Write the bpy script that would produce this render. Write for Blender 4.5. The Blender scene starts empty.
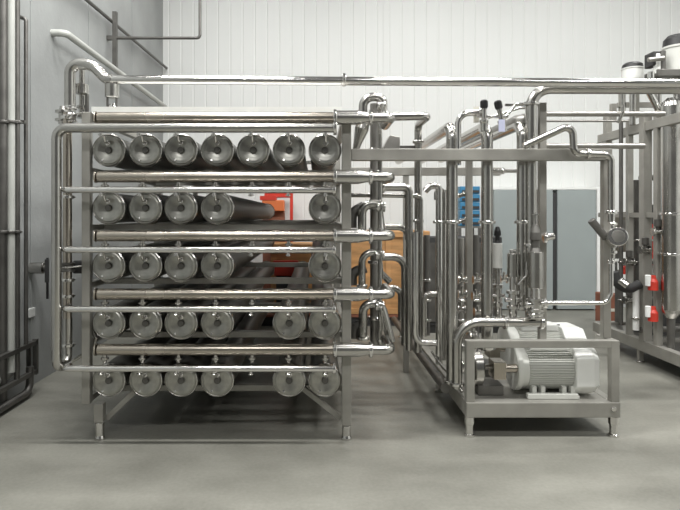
import bpy, math, random
from mathutils import Vector, Matrix, noise
random.seed(7)
S = bpy.context.scene
COL = S.collection
F, CX, CY, H = 560.0, 316.0, 215.0, 1.5
def P(px, py, Y): return Vector(((px-CX)*Y/F, Y, H-(py-CY)*Y/F))
def PX(px, Y): return (px-CX)*Y/F
def PZ(py, Y): return H-(py-CY)*Y/F
# ------------------------------------------------------------------ materials
def mat(name, col, rough=.5, metal=0.0, var=0.0, scale=8, bump=0.0, bscale=60, emit=None, coat=0, streak=None):
    m = bpy.data.materials.new(name); m.use_nodes = True
    nt = m.node_tree; n = nt.nodes; L = nt.links; b = n['Principled BSDF']
    b.inputs['Base Color'].default_value = (*col, 1); b.inputs['Roughness'].default_value = rough
    b.inputs['Metallic'].default_value = metal
    if coat: b.inputs['Coat Weight'].default_value = coat
    if emit: b.inputs['Emission Color'].default_value = (*col, 1); b.inputs['Emission Strength'].default_value = emit
    tc = n.new('ShaderNodeTexCoord'); src = tc.outputs['Object']
    if streak:
        mp = n.new('ShaderNodeMapping'); mp.inputs['Scale'].default_value = streak; L.new(src, mp.inputs[0]); src = mp.outputs[0]
    if var:
        nz = n.new('ShaderNodeTexNoise'); nz.inputs['Scale'].default_value = scale; nz.inputs['Detail'].default_value = 6
        L.new(src, nz.inputs['Vector'])
        cr = n.new('ShaderNodeValToRGB'); cr.color_ramp.elements[0].position = .3; cr.color_ramp.elements[1].position = .72
        cr.color_ramp.elements[0].color = (*[c*(1-var) for c in col], 1); cr.color_ramp.elements[1].color = (*[min(1, c*(1+var)) for c in col], 1)
        L.new(nz.outputs[0], cr.inputs[0]); L.new(cr.outputs[0], b.inputs['Base Color'])
        mr = n.new('ShaderNodeMapRange'); mr.inputs['To Min'].default_value = max(.02, rough*.75); mr.inputs['To Max'].default_value = min(1, rough*1.3)
        L.new(nz.outputs[0], mr.inputs[0]); L.new(mr.outputs[0], b.inputs['Roughness'])
    if bump:
        nb = n.new('ShaderNodeTexNoise'); nb.inputs['Scale'].default_value = bscale; nb.inputs['Detail'].default_value = 4
        L.new(src, nb.inputs['Vector']); bp = n.new('ShaderNodeBump'); bp.inputs['Strength'].default_value = bump; bp.inputs['Distance'].default_value = .01
        L.new(nb.outputs[0], bp.inputs['Height']); L.new(bp.outputs[0], b.inputs['Normal'])
    return m
M = dict(
 steel=mat('stainless_steel', (.50,.49,.465), .22, 1, .10, 5),
 bright=mat('polished_steel', (.70,.69,.67), .15, 1, .06, 6),
 warm=mat('stained_steel', (.46,.42,.365), .25, 1, .14, 4),
 brushed=mat('brushed_steel', (.34,.33,.31), .42, 1, .15, 9),
 shell=mat('dull_shell_steel', (.24,.235,.22), .5, 1, .15, 7),
 frame=mat('frame_steel', (.34,.33,.30), .46, .5, .15, 5),
 cap=mat('end_cap_steel', (.41,.405,.375), .34, 1, .28, 16, .2, 22),
 dark=mat('dark_steel', (.16,.155,.145), .45, .8, .2, 6),
 black=mat('black_plastic', (.02,.02,.02), .4),
 rubber=mat('dark_rubber', (.035,.035,.035), .7),
 motor=mat('pale_grey_enamel', (.60,.605,.565), .45, 0, .05, 6),
 fancover=mat('light_grey_enamel', (.76,.765,.735), .45, 0, .04, 6),
 white=mat('white_enamel', (.78,.79,.77), .4, 0, .04, 6),
 wallpipe=mat('white_painted_pipe', (.48,.49,.46), .4, 0, .12, 3),
 door=mat('blue_grey_panel', (.30,.335,.333), .5, 0, .04, 2),
 wood=mat('plywood', (.50,.27,.11), .7, 0, .25, 3, .1, 40, streak=(1,1,6)),
 red=mat('red_paint', (.50,.035,.02), .45, 0, .1, 5),
 orange=mat('orange_paint', (.62,.16,.05), .5),
 blue=mat('blue_plastic', (.04,.19,.34), .45),
 cream=mat('cream_card', (.7,.68,.6), .7),
 brown=mat('brown_board', (.26,.10,.06), .7, 0, .2, 4),
)
def floor_mat():
    m = bpy.data.materials.new('sealed_concrete_floor'); m.use_nodes = True; nt = m.node_tree; n = nt.nodes; L = nt.links; b = n['Principled BSDF']
    tc = n.new('ShaderNodeTexCoord')
    def nz(scale, mapsc, det=6):
        mp = n.new('ShaderNodeMapping'); mp.inputs['Scale'].default_value = mapsc; L.new(tc.outputs['Object'], mp.inputs[0])
        x = n.new('ShaderNodeTexNoise'); x.inputs['Scale'].default_value = scale; x.inputs['Detail'].default_value = det; L.new(mp.outputs[0], x.inputs['Vector']); return x
    a = nz(1.2, (1,1,1)); c = nz(2.6, (.7,1.25,1), 9); d = nz(45, (1,1,1), 3)
    mx = n.new('ShaderNodeMix'); mx.data_type = 'FLOAT'; mx.inputs[0].default_value = .5; L.new(a.outputs[0], mx.inputs[2]); L.new(c.outputs[0], mx.inputs[3])
    mx2 = n.new('ShaderNodeMix'); mx2.data_type = 'FLOAT'; mx2.inputs[0].default_value = .18; L.new(mx.outputs[0], mx2.inputs[2]); L.new(d.outputs[0], mx2.inputs[3])
    cr = n.new('ShaderNodeValToRGB'); cr.color_ramp.elements[0].position = .30; cr.color_ramp.elements[1].position = .70
    cr.color_ramp.elements[0].color = (.12,.118,.10,1); cr.color_ramp.elements[1].color = (.29,.285,.25,1)
    L.new(mx2.outputs[0], cr.inputs[0]); L.new(cr.outputs[0], b.inputs['Base Color'])
    mr = n.new('ShaderNodeMapRange'); mr.inputs['To Min'].default_value = .28; mr.inputs['To Max'].default_value = .6; L.new(c.outputs[0], mr.inputs[0]); L.new(mr.outputs[0], b.inputs['Roughness'])
    bp = n.new('ShaderNodeBump'); bp.inputs['Strength'].default_value = .08; L.new(d.outputs[0], bp.inputs['Height']); L.new(bp.outputs[0], b.inputs['Normal'])
    return m
M['floor'] = floor_mat()
M['wallwhite'] = mat('white_ribbed_panel', (.69,.70,.685), .5, 0, .03, .6)
M['concrete'] = mat('grey_block_wall', (.31,.32,.315), .8, 0, .16, 1.3, .25, 25)
M['ceil'] = mat('ceiling_darkened', (.13,.13,.125), .7)  # unseen ceiling, coloured dark grey so metal reflections gain contrast
M['frontwall'] = mat('dark_block_wall', (.10,.10,.10), .8)  # wall behind the camera, darkened to deepen reflections in the metal
# ------------------------------------------------------------------ mesh builder
class MB:
    def __init__(s): s.v = []; s.f = []; s.sm = []
    def add(s, vs, fs, sm=False):
        o = len(s.v); s.v += [tuple(x) for x in vs]; s.f += [tuple(i+o for i in q) for q in fs]; s.sm += [sm]*len(fs); return s
    def box(s, x0, x1, y0, y1, z0, z1):
        vs = [(x,y,z) for x in (x0,x1) for y in (y0,y1) for z in (z0,z1)]
        return s.add(vs, [(0,1,3,2),(4,6,7,5),(0,4,5,1),(2,3,7,6),(0,2,6,4),(1,5,7,3)])
    def bar(s, a, b, w, h=None, up=(0,0,1)):
        a = Vector(a); b = Vector(b); h = h or w; d = (b-a).normalized(); u = Vector(up)
        if abs(d.dot(u)) > .99: u = Vector((0,1,0))
        r = d.cross(u).normalized(); u = r.cross(d).normalized(); vs = []
        for p in (a, b):
            for i, j in ((-1,-1),(1,-1),(1,1),(-1,1)): vs.append(p+r*(i*w/2)+u*(j*h/2))
        return s.add(vs, [(3,2,1,0),(4,5,6,7),(0,1,5,4),(1,2,6,5),(2,3,7,6),(3,0,4,7)])
    def lathe(s, a, b, prof, seg=24):
        # prof: list of (t in metres along a->b, radius)
        a = Vector(a); d = (Vector(b)-a).normalized(); u = Vector((0,0,1)) if abs(d.z) < .9 else Vector((1,0,0))
        r = d.cross(u).normalized(); u = r.cross(d).normalized()
        # duplicate rings at sharp corners by separate face groups
        for i in range(len(prof)-1):
            (t0,r0),(t1,r1) = prof[i], prof[i+1]; vs = []
            for t, q in ((t0,r0),(t1,r1)):
                for k in range(seg):
                    th = 2*math.pi*k/seg; vs.append(a+d*t+(r*math.cos(th)+u*math.sin(th))*max(q,1e-5))
            s.add(vs, [(k,(k+1)%seg,seg+(k+1)%seg,seg+k) for k in range(seg)], True)
        return s
    def cyl(s, a, b, r, r2=None, seg=24):
        L = (Vector(b)-Vector(a)).length; r2 = r if r2 is None else r2; c = min(r*.15, L*.2, .004)
        return s.lathe(a, b, [(0,0),(0,r-c),(c,r),(L-c,r2),(L,r2-c),(L,0)], seg)
    def path(s, pts, r, bend=.08, seg=16, caps=True):
        pts = [Vector(p) for p in pts]; out = [pts[0]]
        for i in range(1, len(pts)-1):
            p0, p1, p2 = pts[i-1], pts[i], pts[i+1]; a = (p0-p1); c = (p2-p1); la, lc = a.length, c.length; a.normalize(); c.normalize()
            ang = a.angle(c)
            if ang > 3.1: continue
            t = min(bend/math.tan(ang/2), la*.49, lc*.49); R = t*math.tan(ang/2)
            bis = (a+c).normalized(); cen = p1+bis*(R/math.sin(ang/2)); q0 = p1+a*t-cen; q1 = p1+c*t-cen; tot = q0.angle(q1); n = 9
            for k in range(n+1):
                w = k/n; out.append(cen + (q0*math.sin((1-w)*tot)+q1*math.sin(w*tot))/math.sin(tot))
        out.append(pts[-1]); N = len(out); vs = []; u = None
        for i, p in enumerate(out):
            d = ((out[min(i+1,N-1)]-out[i]).normalized() + (out[i]-out[max(i-1,0)]).normalized()).normalized()
            if u is None: u = d.orthogonal().normalized()
            else: u = (u-d*u.dot(d)).normalized()
            w = d.cross(u)
            for k in range(seg):
                th = 2*math.pi*k/seg; vs.append(p+(u*math.cos(th)+w*math.sin(th))*r)
        fs = [(i*seg+k, i*seg+(k+1)%seg, (i+1)*seg+(k+1)%seg, (i+1)*seg+k) for i in range(N-1) for k in range(seg)]
        s.add(vs, fs, True)
        if caps:
            s.add(vs[:seg], [tuple(range(seg-1,-1,-1))]); s.add(vs[-seg:], [tuple(range(seg))])
        return s
    def build(s, name, m, parent=None, label=None, bevel=0):
        org = Vector((0,0,0))
        if parent is not None:
            p = parent
            while p is not None: org += p.location; p = p.parent
        me = bpy.data.meshes.new(name); me.from_pydata([Vector(v)-org for v in s.v], [], s.f); me.update()
        import bmesh
        bm = bmesh.new(); bm.from_mesh(me); bmesh.ops.recalc_face_normals(bm, faces=bm.faces); bm.to_mesh(me); bm.free()
        for p, q in zip(me.polygons, s.sm): p.use_smooth = q
        me.materials.append(M[m] if isinstance(m, str) else m)
        o = bpy.data.objects.new(name, me); COL.objects.link(o); o.parent = parent
        if label: o['label'] = label
        if bevel:
            b = o.modifiers.new('bevel', 'BEVEL'); b.width = bevel; b.segments = 2; b.limit_method = 'ANGLE'
        return o
def thing(name, label, cat, loc, group=None):
    o = bpy.data.objects.new(name, None); COL.objects.link(o); o.location = loc; o.empty_display_size = .1
    o['label'] = label; o['category'] = cat
    if group: o['group'] = group
    return o
def tag(o, label, cat, group=None):
    o['label'] = label; o['category'] = cat
    if group: o['group'] = group
    return o
def struct(o): o['kind'] = 'structure'; return o
def clamp(parent, p, d, r, m='bright'):
    d = Vector(d).normalized(); p = Vector(p); k = 1.38*r+.004; w = .011
    b = MB().lathe(p-d*w, p+d*w, [(0,r*.9),(0,k-.003),(.004,k),(2*w-.004,k),(2*w,k-.003),(2*w,r*.9)], 20)
    u = d.orthogonal().normalized(); b.cyl(p+u*(k-.002)-d.cross(u)*.014, p+u*(k-.002)+d.cross(u)*.014, .006, seg=8)
    return b.build('clamp', m, parent)
def pipe_thing(name, label, pts, r, m='steel', bend=.08, clamps=(), cat='pipe', group=None, cm='bright', pn='pipe_run'):
    pts = [Vector(p) for p in pts]; t = thing(name, label, cat, min(pts, key=lambda q: q.z), group)
    MB().path(pts, r, bend).build(pn, m, t)
    for p, d in clamps: clamp(t, p, d, r, cm)
    return t
UP = (0,0,1); RX = (1,0,0); RY = (0,1,0)
# ------------------------------------------------------------------ room
BW, LW, RW, CZ = 9.15, -2.5, 7.5, 6.4
struct(MB().box(LW-.2, RW+.2, -5, BW+.2, -.1, 0).build('floor', 'floor'))
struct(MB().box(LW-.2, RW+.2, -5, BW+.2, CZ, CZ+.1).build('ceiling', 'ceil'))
w = MB(); x = LW; vs = []; 
while x < RW:   # ribbed insulated panels
    vs += [(x,0),(x+.085,0),(x+.095,.006),(x+.105,.006),(x+.115,0)]; x += .20
vs.append((RW,0)); vv = []
for X, d in vs: vv += [(X, BW+d, 0), (X, BW+d, CZ)]
w.add(vv, [(2*i, 2*i+2, 2*i+3, 2*i+1) for i in range(len(vs)-1)]); struct(w.build('wall_back', 'wallwhite'))
struct(MB().box(LW-.2, LW, -5, BW+.2, 0, CZ).build('wall_left', 'concrete'))
struct(MB().box(RW, RW+.2, -5, BW+.2, 0, CZ).build('wall_right', 'wallwhite'))
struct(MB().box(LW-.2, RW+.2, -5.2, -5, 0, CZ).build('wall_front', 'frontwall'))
struct(MB().box(LW, RW, BW-.02, BW, 0, .12).build('baseboard_back', 'concrete'))
# narrow joint strips on walls
k = 0
for px in (640, 384):
    k += 1; X = PX(px, BW); struct(MB().box(X-.012, X+.012, BW-.012, BW, .12, CZ).build('trim_%d' % k, 'wallwhite'))
for Y in (4.9, 6.15, 7.6):
    k += 1; struct(MB().box(LW, LW+.008, Y-.006, Y+.006, 0, CZ).build('trim_%d' % k, 'concrete'))
# sliding doors on back wall
DY = BW-.35
def door(n, px0, px1, m='door'):
    d = struct(MB().box(PX(px0,DY), PX(px1,DY), DY, DY+.06, .02, 1.895).build('door_%d' % n, m, bevel=.006)); return d
door(1, 494, 528); door(2, 544, 553); d3 = door(3, 557.5, 596)
MB().box(PX(553.5,DY), PX(557,DY), DY+.02, DY+.05, .1, 1.85).build('door_gap_strip', 'rubber', d3)  # dark strip filling the slit between two door panels
struct(MB().box(PX(596.3,DY), PX(601,DY), DY-.03, DY+.35, 0, 1.92).build('trim_10', 'white'))
struct(MB().box(PX(490,DY), PX(601,DY), DY+.0, DY+.35, 1.9, 1.94).build('trim_11', 'white'))
# ------------------------------------------------------------------ rack of pressure tubes
YF = 3.72; s0 = F/YF
cols = [108,145,180.5,217,253,289,325]; rows = [150,208,266,323.5,381]
present = [(0,1,2,3,4,5,6),(0,1,2,3,6),(0,1,2,3,6),(0,1,2,3,5,6),(0,1,2,3,5,6)]
holes = {(3,2),(3,3)}
colx = [PX(c, YF) for c in cols]; rowz = [PZ(r, YF) for r in rows]
ords = ['first','second','third','fourth','fifth','sixth','seventh']
rown = ['top row','second row from top','middle row','second row from bottom','bottom row']
YB = 7.45
def vessel():
    t = thing('pressure_vessel', '-', 'tube', (0,YF,0))
    y = YF
    MB().lathe((0,y+.03,0),(0,YB,0), [(0,.09),(0,.101),(YB-y-.06,.101),(YB-y-.06,0)], 32).build('shell', 'shell', t)
    c = MB().lathe((0,y,0),(0,y+1,0), [(.014,0),(.012,.02),(.006,.045),(.001,.07),(.0,.088),(.004,.094),(.010,.096),(.010,.1005),(.03,.1005)], 40); ec = c.build('end_cap', 'cap', t)
    MB().lathe((0,y+.014,0),(0,y+1,0), [(0,.099),(-.004,.104),(0,.110),(.026,.111),(.03,.106),(.03,.1)], 40).build('clamp_ring', 'steel', t)
    MB().lathe((0,y-.001,0),(0,y+1,0), [(0,0),(0,.017),(.003,.021),(.015,.021)], 20).build('centre_port', 'dark', ec)
    e = MB().path([(.004,y+.01,.045),(.004,y-.055,.045),(.004,y-.085,.085)], .009, .02, 10); e.build('port_elbow', 'bright', ec)
    MB().cyl((.004,y-.012,.045),(.004,y-.026,.045), .017, seg=14).build('ferrule', 'bright', ec)
    MB().cyl((-.035,y+.004,-.07),(-.035,y-.008,-.066), .007, seg=10).build('drain_plug', 'bright', ec)
    MB().lathe((0,YB-.03,0),(0,YB+1,0), [(0,.1),(0,.11),(.03,.11),(.035,.09),(.04,0)], 24).build('rear_cap', 'cap', t)
    return t
def dup(t):
    r = t.copy(); COL.objects.link(r)
    for ch in list(t.children):
        c = ch.copy(); COL.objects.link(c); c.parent = r
        for g in list(ch.children):
            d = g.copy(); COL.objects.link(d); d.parent = c
    return r
proto = vessel(); first = True
for ri, cs in enumerate(present):
    for n, ci in enumerate(cs):
        t = proto if first else dup(proto); first = False
        t.location = (colx[ci], YF, rowz[ri])
        if (ri, ci) in holes:
            hb = MB().cyl((0,YF-.006,-.004),(0,YF+.004,-.004), .012, seg=16)
            ho = hb.build('port_hole', 'rubber', None); ho.parent = [c for c in t.children if c.name.startswith('end_cap')][0]; holes_made = True
        if ci == 6: pos = 'rightmost'
        elif ci == 0: pos = 'leftmost'
        elif ci == 5: pos = 'second from right'
        else: pos = ords[ci]+' from left'
        ex = {(3,2):', black hole in cap',(3,3):', black hole in cap',(1,3):', side exposed',(2,3):''}.get((ri,ci),'')
        t['label'] = 'capped steel tube, %s, %s%s' % (pos, rown[ri], ex); t['group'] = 'round capped pressure tubes in the rack'
# rack frame
fr = thing('rack_frame', 'grey steel frame on round feet carrying the five rows of tubes', 'rack', (-.6,3.8,0))
XR = .203; XL = -1.53; XLL = PX(103, 3.80)
zb = [z-.110 for z in rowz]   # underside of tubes
ztop = PZ(113.5, 3.78)
for Y in (3.745, 5.4, 7.1):
    po = MB().bar((XR,Y,.10),(XR,Y,ztop), .062).build('post', 'frame', fr, bevel=.005)
    f = MB().lathe((XR,Y,.10),(XR,Y,0), [(0,0),(0,.024),(.006,.029),(.07,.029),(.085,.034),(.10,.034),(.10,0)], 18); f.build('foot', 'bright', po)
    MB().bar((XL,Y,zb[4]-.045),(XL,Y,ztop), .055).build('post', 'frame', fr, bevel=.005)
    po = MB().bar((XLL,Y,.12),(XLL,Y,zb[4]-.043), .062).build('leg', 'frame', fr, bevel=.005)
    MB().lathe((XLL,Y,.12),(XLL,Y,0), [(0,0),(0,.024),(.006,.029),(.09,.029),(.105,.034),(.12,.034),(.12,0)], 18).build('foot', 'bright', po)
for Y in (4.02, 5.3, 7.2):
    for z in zb: MB().bar((XL-.025,Y,z-.022),(XR+.03,Y,z-.022), .05, .042).build('cross_beam', 'frame', fr, bevel=.003)
for X in (XL, XR):
    for z in zb: MB().bar((X,3.745,z-.022),(X,7.2,z-.022), .045, .04).build('side_beam', 'frame', fr, bevel=.003)
    MB().bar((X,3.745,ztop-.02),(X,7.2,ztop-.02), .05, .04).build('side_beam', 'frame', fr, bevel=.003)
MB().bar((XL+.02,3.95,ztop-.02),(XR+.03,3.95,ztop-.02), .05, .045).build('top_beam', 'frame', fr, bevel=.004)
MB().bar((XL-.03,7.1,ztop-.02),(XR+.03,7.1,ztop-.02), .05, .045).build('top_beam', 'steel', fr, bevel=.004)
MB().bar(P(107,418,3.8),P(136,390,3.8), .035).build('brace', 'frame', fr, bevel=.003)
MB().bar(P(341,418,3.83),P(303,388,3.83), .035).build('brace', 'frame', fr, bevel=.003)
# pale strip added as a stand-in for glare on the topmost manifold
tag(MB().box(XL+.03, XR-.03, 3.74, 4.0, ztop+.003, ztop+.038).build('glare_strip', 'fancover'), 'added pale strip standing in for glare along the topmost manifold pipe', 'highlight')
# thick manifolds and thin collector pipes
TY, NY = 3.665, 3.60
wrd = ['topmost', 'second from the top', 'middle', 'second from the bottom', 'lowest']
for ri in range(5):
    z = rowz[ri]+[.205,.203,.203,.203,.222][ri]; xe = PX(335, TY); r = .037
    x0 = PX(97, TY); t = thing('feed_manifold', 'thick steel manifold pipe over the tubes, %s of the five' % wrd[ri], 'pipe', (x0,TY,z), 'thick manifold pipes across the rack')
    MB().lathe((x0,TY,z),(xe,TY,z), [(0,0),(.006,r*.9),(.012,r),(xe-x0,r)], 24).build('pipe_run', 'warm', t)
    MB().cyl((x0-.001,TY,z),(x0-.012,TY,z), r*1.1, seg=20).build('end_flange', 'warm', t)
    clamp(t, (xe,TY,z), RX, r)
    x1 = PX(370, TY)
    L = x1-xe
    MB().lathe((xe+.012,TY,z),(x1,TY,z), [(0,.047),(L*.6,.047),(L*.85,.036),(L,.034)], 24).build('reducer', 'steel', t)
    clamp(t, (x1+.004,TY,z), RX, .034)
    x2 = PX(391, TY)
    MB().path([(x1+.01,TY,z),(x2,TY,z),(x2,TY+.32,z)], .033, .05, 18).build('end_elbow', 'steel', t)
    for cx in colx:
        b = MB().cyl((cx,TY,z-r+.004),(cx,TY,z-r-.05), .013, seg=12)
        b.cyl((cx,TY,z-r-.014),(cx,TY,z-r-.028), .026, seg=14); b.build('branch_fitting', 'steel', t)
# thin collectors
hx = PX(67.5, 3.74); lx = PX(56.5, NY)
for ri in range(1, 5):
    z = rowz[ri]+.115; x1 = PX(334, NY); r = .0205
    t = thing('collector_pipe', 'thin bright collector pipe crossing the tube faces, %s of four' % ['topmost','second from the top','third from the top','lowest'][ri-1], 'pipe', (hx,NY,z), 'thin collector pipes across the rack')
    MB().path([(hx+.03,3.70,z),(hx+.03,NY,z),(x1,NY,z)], r, .045, 16).build('pipe_run', 'bright', t)
    clamp(t, (x1,NY,z), RX, r)
    for cx in colx:
        b = MB().cyl((cx,NY,z-r+.004),(cx,NY,z-r-.022), .010, seg=10)
        b.cyl((cx,NY,z-r-.010),(cx,NY,z-r-.018), .018, seg=12); b.build('branch_fitting', 'bright', t)
z = rowz[0]+.128; x1 = PX(335, NY); zlow = PZ(369, NY)
t = thing('loop_pipe', 'steel pipe crossing above the top tubes and dropping down left of the rack', 'pipe', (lx,NY,zlow))
MB().path([(x1,NY,z),(lx,NY,z),(lx,NY,zlow),(hx,3.74,zlow),(hx,3.74,zlow+.3)], .031, .07, 18).build('pipe_run', 'steel', t)
clamp(t, (x1,NY,z), RX, .031)
for cx in colx:
    b = MB().cyl((cx,NY,z-.028),(cx,NY,z-.055), .010, seg=10); b.cyl((cx,NY,z-.04),(cx,NY,z-.048), .018, seg=12); b.build('branch_fitting', 'bright', t)
t = pipe_thing('riser_pipe', 'brownish steel riser pipe left of the rack, right beside the dropping loop', [(hx,3.74,zlow+.3),(hx,3.74,PZ(113,3.74))], .029, 'warm', clamps=[((hx,3.74,PZ(345,3.74)),UP),((hx,3.74,PZ(296,3.74)),UP),((hx,3.74,PZ(280,3.74)),UP),((hx,3.74,PZ(197,3.74)),UP),((hx,3.74,PZ(249,3.74)),UP),((hx,3.74,PZ(118,3.74)),UP)])
pipe_thing('conduit_pipe', 'slim pale steel vertical pipe between riser and rack', [P(84,128,3.9),P(84,330,3.9),P(95,345,3.9)], .012, 'steel')
pipe_thing('drain_pipe', 'short crooked drain pipe below the riser, left of the lower tubes', [P(72,361,3.8),P(93,349,3.8),P(96,338,3.8),P(88,320,3.8),P(88,306,3.8)], .013, 'steel', .03)
# generic valves ------------------------------------------------------------
def butterfly(label, c, axis, r, hdir, hl=.16, m='bright', group=None):
    c = Vector(c); a = Vector(axis).normalized(); h = Vector(hdir).normalized()
    t = thing('butterfly_valve', label, 'valve', c, group)
    MB().lathe(c-a*.03, c+a*.03, [(0,r*.8),(0,r*1.35),(.008,r*1.4),(.018,r*1.15),(.042,r*1.15),(.052,r*1.4),(.06,r*1.35),(.06,r*.8)], 22).build('valve_body', m, t)
    out = a.cross(h).normalized()
    if out.y > 0: out = -out
    st = MB().cyl(c, c+out*(r+.055), .009, seg=12).build('stem', m, t)
    MB().path([c+out*(r+.05), c+out*(r+.05)+h*.02, c+out*(r+.03)+h*hl], .0055, .01, 8).build('handle', 'steel', st)
    return t
def knob_valve(label, px, Y, yb, y0, y1, yt, r, m='bright', capm='black', actm='steel', side=None):
    """sanitary seat valve: clamped body, yoke, cylinder actuator, cap"""
    b = P(px,yb,Y); t = thing('seat_valve', label, 'valve', b); h = PZ(y0,Y)-b.z; ha = PZ(y1,Y)-PZ(y0,Y); hc = PZ(yt,Y)-PZ(y1,Y)
    MB().lathe(b, b+Vector(UP), [(0,r*.6),(0,r*1.1),(.012,r*1.1),(.015,r*.7),(h*.22,r*.7),(h*.24,r*1.1),(h*.31,r*1.1),(h*.33,r*.8),(h*.58,r*.8),(h*.6,r*1.15),(h*.67,r*1.15),(h*.69,r*.6),(h,r*.6)], 20).build('valve_body', m, t)
    MB().cyl(b+Vector((-r*1.5,-.01,h*.45)), b+Vector((r*1.5,-.01,h*.45)), r*.45, seg=14).build('side_port', m, t)
    a = b+Vector((0,0,h))
    MB().lathe(a, a+Vector(UP), [(0,0),(0,r*.9),(.004,r),(ha*.5,r),(ha*.5,r*1.04),(ha*.56,r*1.04),(ha*.56,r),(ha-.004,r),(ha,r*.9),(ha,0)], 26).build('actuator', actm, t)
    k = a+Vector((0,0,ha))
    MB().lathe(k, k+Vector(UP), [(0,r*.8),(hc*.15,r*.55),(hc*.4,r*.5),(hc*.45,r*.75),(hc*.7,r*.7),(hc*.95,r*.4),(hc,0)], 18).build('cap', capm, t)
    if side: clamp(t, b+Vector((0,0,h*.12)), UP, r*.7)
    return t
# left wall end valves
butterfly('blackened butterfly valve on the riser beside the third tube row', P(67.5,267,3.74), UP, .034, (1,0,.1), .12, 'dark')
t = thing('hand_valve', 'dark hand valve with black lever between riser and third tube row', 'valve', P(80,267,3.85))
MB().cyl(P(74,267,3.85),P(84,267,3.85), .045, seg=20).build('valve_body', 'rubber', t); MB().bar(P(84,256,3.83),P(86,280,3.83), .02,.012).build('handle','black',t)
MB().cyl(P(84,274,3.84),P(92,274,3.84), .02, seg=12).build('outlet','warm',t)
yw = 4.9
t = thing('wall_valve', 'grey wall valve with long thin lever on the left wall', 'valve', (LW,yw,PZ(268,yw)))
c = Vector((LW+.09,yw,PZ(268,yw))); MB().cyl((LW,yw,c.z),(LW+.12,yw,c.z), .05, seg=18).build('valve_body','steel',t)
MB().cyl((LW+.12,yw,c.z),(LW+.15,yw,c.z), .03, seg=14).build('stem','dark',t); MB().bar((LW+.15,yw,c.z+.09),(LW+.15,yw,c.z-.27), .018,.012).build('lever','black',t); MB().bar((LW+.17,yw-.05,c.z+.08),(LW+.17,yw-.05,c.z-.12), .03,.02).build('lever_grip','rubber',t)
tag(MB().box(LW,LW+.02,yw-.05,yw+.05,PZ(317,yw),PZ(308,yw)).build('wall_tag','white',bevel=.004), 'small white tag on the left wall under the long lever', 'tag')
# top main pipe
YM = 3.84
main = pipe_thing('overhead_pipe', 'long polished steel pipe running overhead across the whole picture, arched at left', [P(70,112,YM),P(70,65,YM),P(92,66,YM),P(106,79.5,YM),(4.2,YM,PZ(85,YM))], .030, 'bright', .11,
  clamps=[(P(344,80,YM),RX),(P(70,108,YM),UP)])
MB().path([P(70,112,YM),P(70,63,YM),P(92,64.5,YM),P(106,79,YM),P(112,79.5,YM)], .037, .12, 20).build('arch_section', 'steel', main)
t = thing('sight_fitting', 'short wide steel cup fitting hanging under the overhead pipe above the rack', 'fitting', P(112,112,YM))
MB().lathe(P(112,84,YM),P(112,100,YM),[(0,0),(0,.040),(.005,.047),(.09,.047),(.095,.040),(.095,0)],20).build('cup','steel',t)
for q in (107.5,116.5): MB().cyl(P(q,97,YM),P(q,112,YM),.008,seg=8).build('rod','dark',t)
MB().lathe(P(113,103,YM),P(113,113,YM),[(0,0),(.008,.022),(.03,.03),(.055,.022),(.062,0)],16).build('ball','bright',t)
butterfly('butterfly valve under the arched end of the overhead pipe', P(70,118,3.76), UP, .034, (1,0,.2), .12)
t = thing('valve_cluster', 'stubby stacked steel valve with flanges beside the arched pipe end', 'valve', P(82,118,3.95))
MB().lathe(P(82,118,3.95),P(82,60,3.95),[(0,.0),(0,.045),(.014,.045),(.016,.022),(.06,.022),(.07,.036),(.085,.036),(.09,.02),(.16,.02),(.17,.045),(.235,.045),(.245,.02),(.42,.02),(.42,0)],20).build('valve_body','steel',t)
MB().cyl(P(74,88,3.93),P(78,86,3.93),.028,seg=14).build('actuator','bright',t)
MB().cyl(P(87,95,3.93),P(87,112,3.93),.014,seg=10).build('bypass','dark',t)
MB().path([P(84,116,3.93),P(92,113,3.93),P(96,120,3.9)],.012,.02,10).build('side_port','bright',t)
t = thing('flange_stack', 'pair of wide clamped flanges at the head of the riser', 'fitting', P(64,124,3.68))
MB().lathe(P(63,124,3.80),P(63,60,3.80),[(0,0),(0,.03),(.02,.03),(.02,.05),(.034,.05),(.034,.028),(.075,.028),(.075,.05),(.09,.05),(.09,.025),(.12,.02),(.12,0)],20).build('flange','steel',t)
# ------------------------------------------------------------------ left wall piping
pipe_thing('wall_pipe', 'white painted pipe running back high along the left wall', [(LW,5.3,PZ(33,5.3)),(LW+.13,5.3,PZ(33,5.3)),(LW+.13,BW-.02,3.2)], .034, 'wallpipe', .06)
pipe_thing('wall_conduit', 'dark thin conduit running back high on the left wall', [(LW+.06,4.0,3.72),(LW+.06,BW,3.9)], .02, 'dark')
yb = 6.7
t = thing('pipe_bracket', 'grey angle bracket and square rail standing off the left wall', 'bracket', (PX(115,yb),yb,PZ(70,yb)))
MB().bar(P(115,70,yb),P(115,12,yb), .05).build('upright','dark',t); MB().box(LW,PX(115,yb),yb-.02,yb+.02,PZ(40,yb),PZ(36,yb)).build('wall_arm','dark',t)
MB().path([P(115,38,yb),P(200,38,yb),P(200,-30,yb)],.018,.04,10).build('rail','dark',t)
for px, r, m, Y, lab, top, bot in ((11,.029,'wallpipe',4.35,'thick white vertical pipe by the left edge of the picture',-40,372),(17,.022,'dark',4.42,'dark vertical pipe just right of the thick white one at the left wall',-40,380),(3,.03,'dark',4.3,'grey vertical pipe on the left wall at the very edge',-40,402)):
    pipe_thing('wall_riser', lab, [P(px,bot,Y),P(px,top,Y)], r, m, clamps=[(P(px,122,Y),UP),(P(px,232,Y),UP)], cm='dark')
pipe_thing('wall_riser', 'dark slim vertical pipe with elbow at top on the left wall', [P(20,17,4.55),P(26,19,4.55),P(26,346,4.55)], .016, 'dark', .03)
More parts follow.
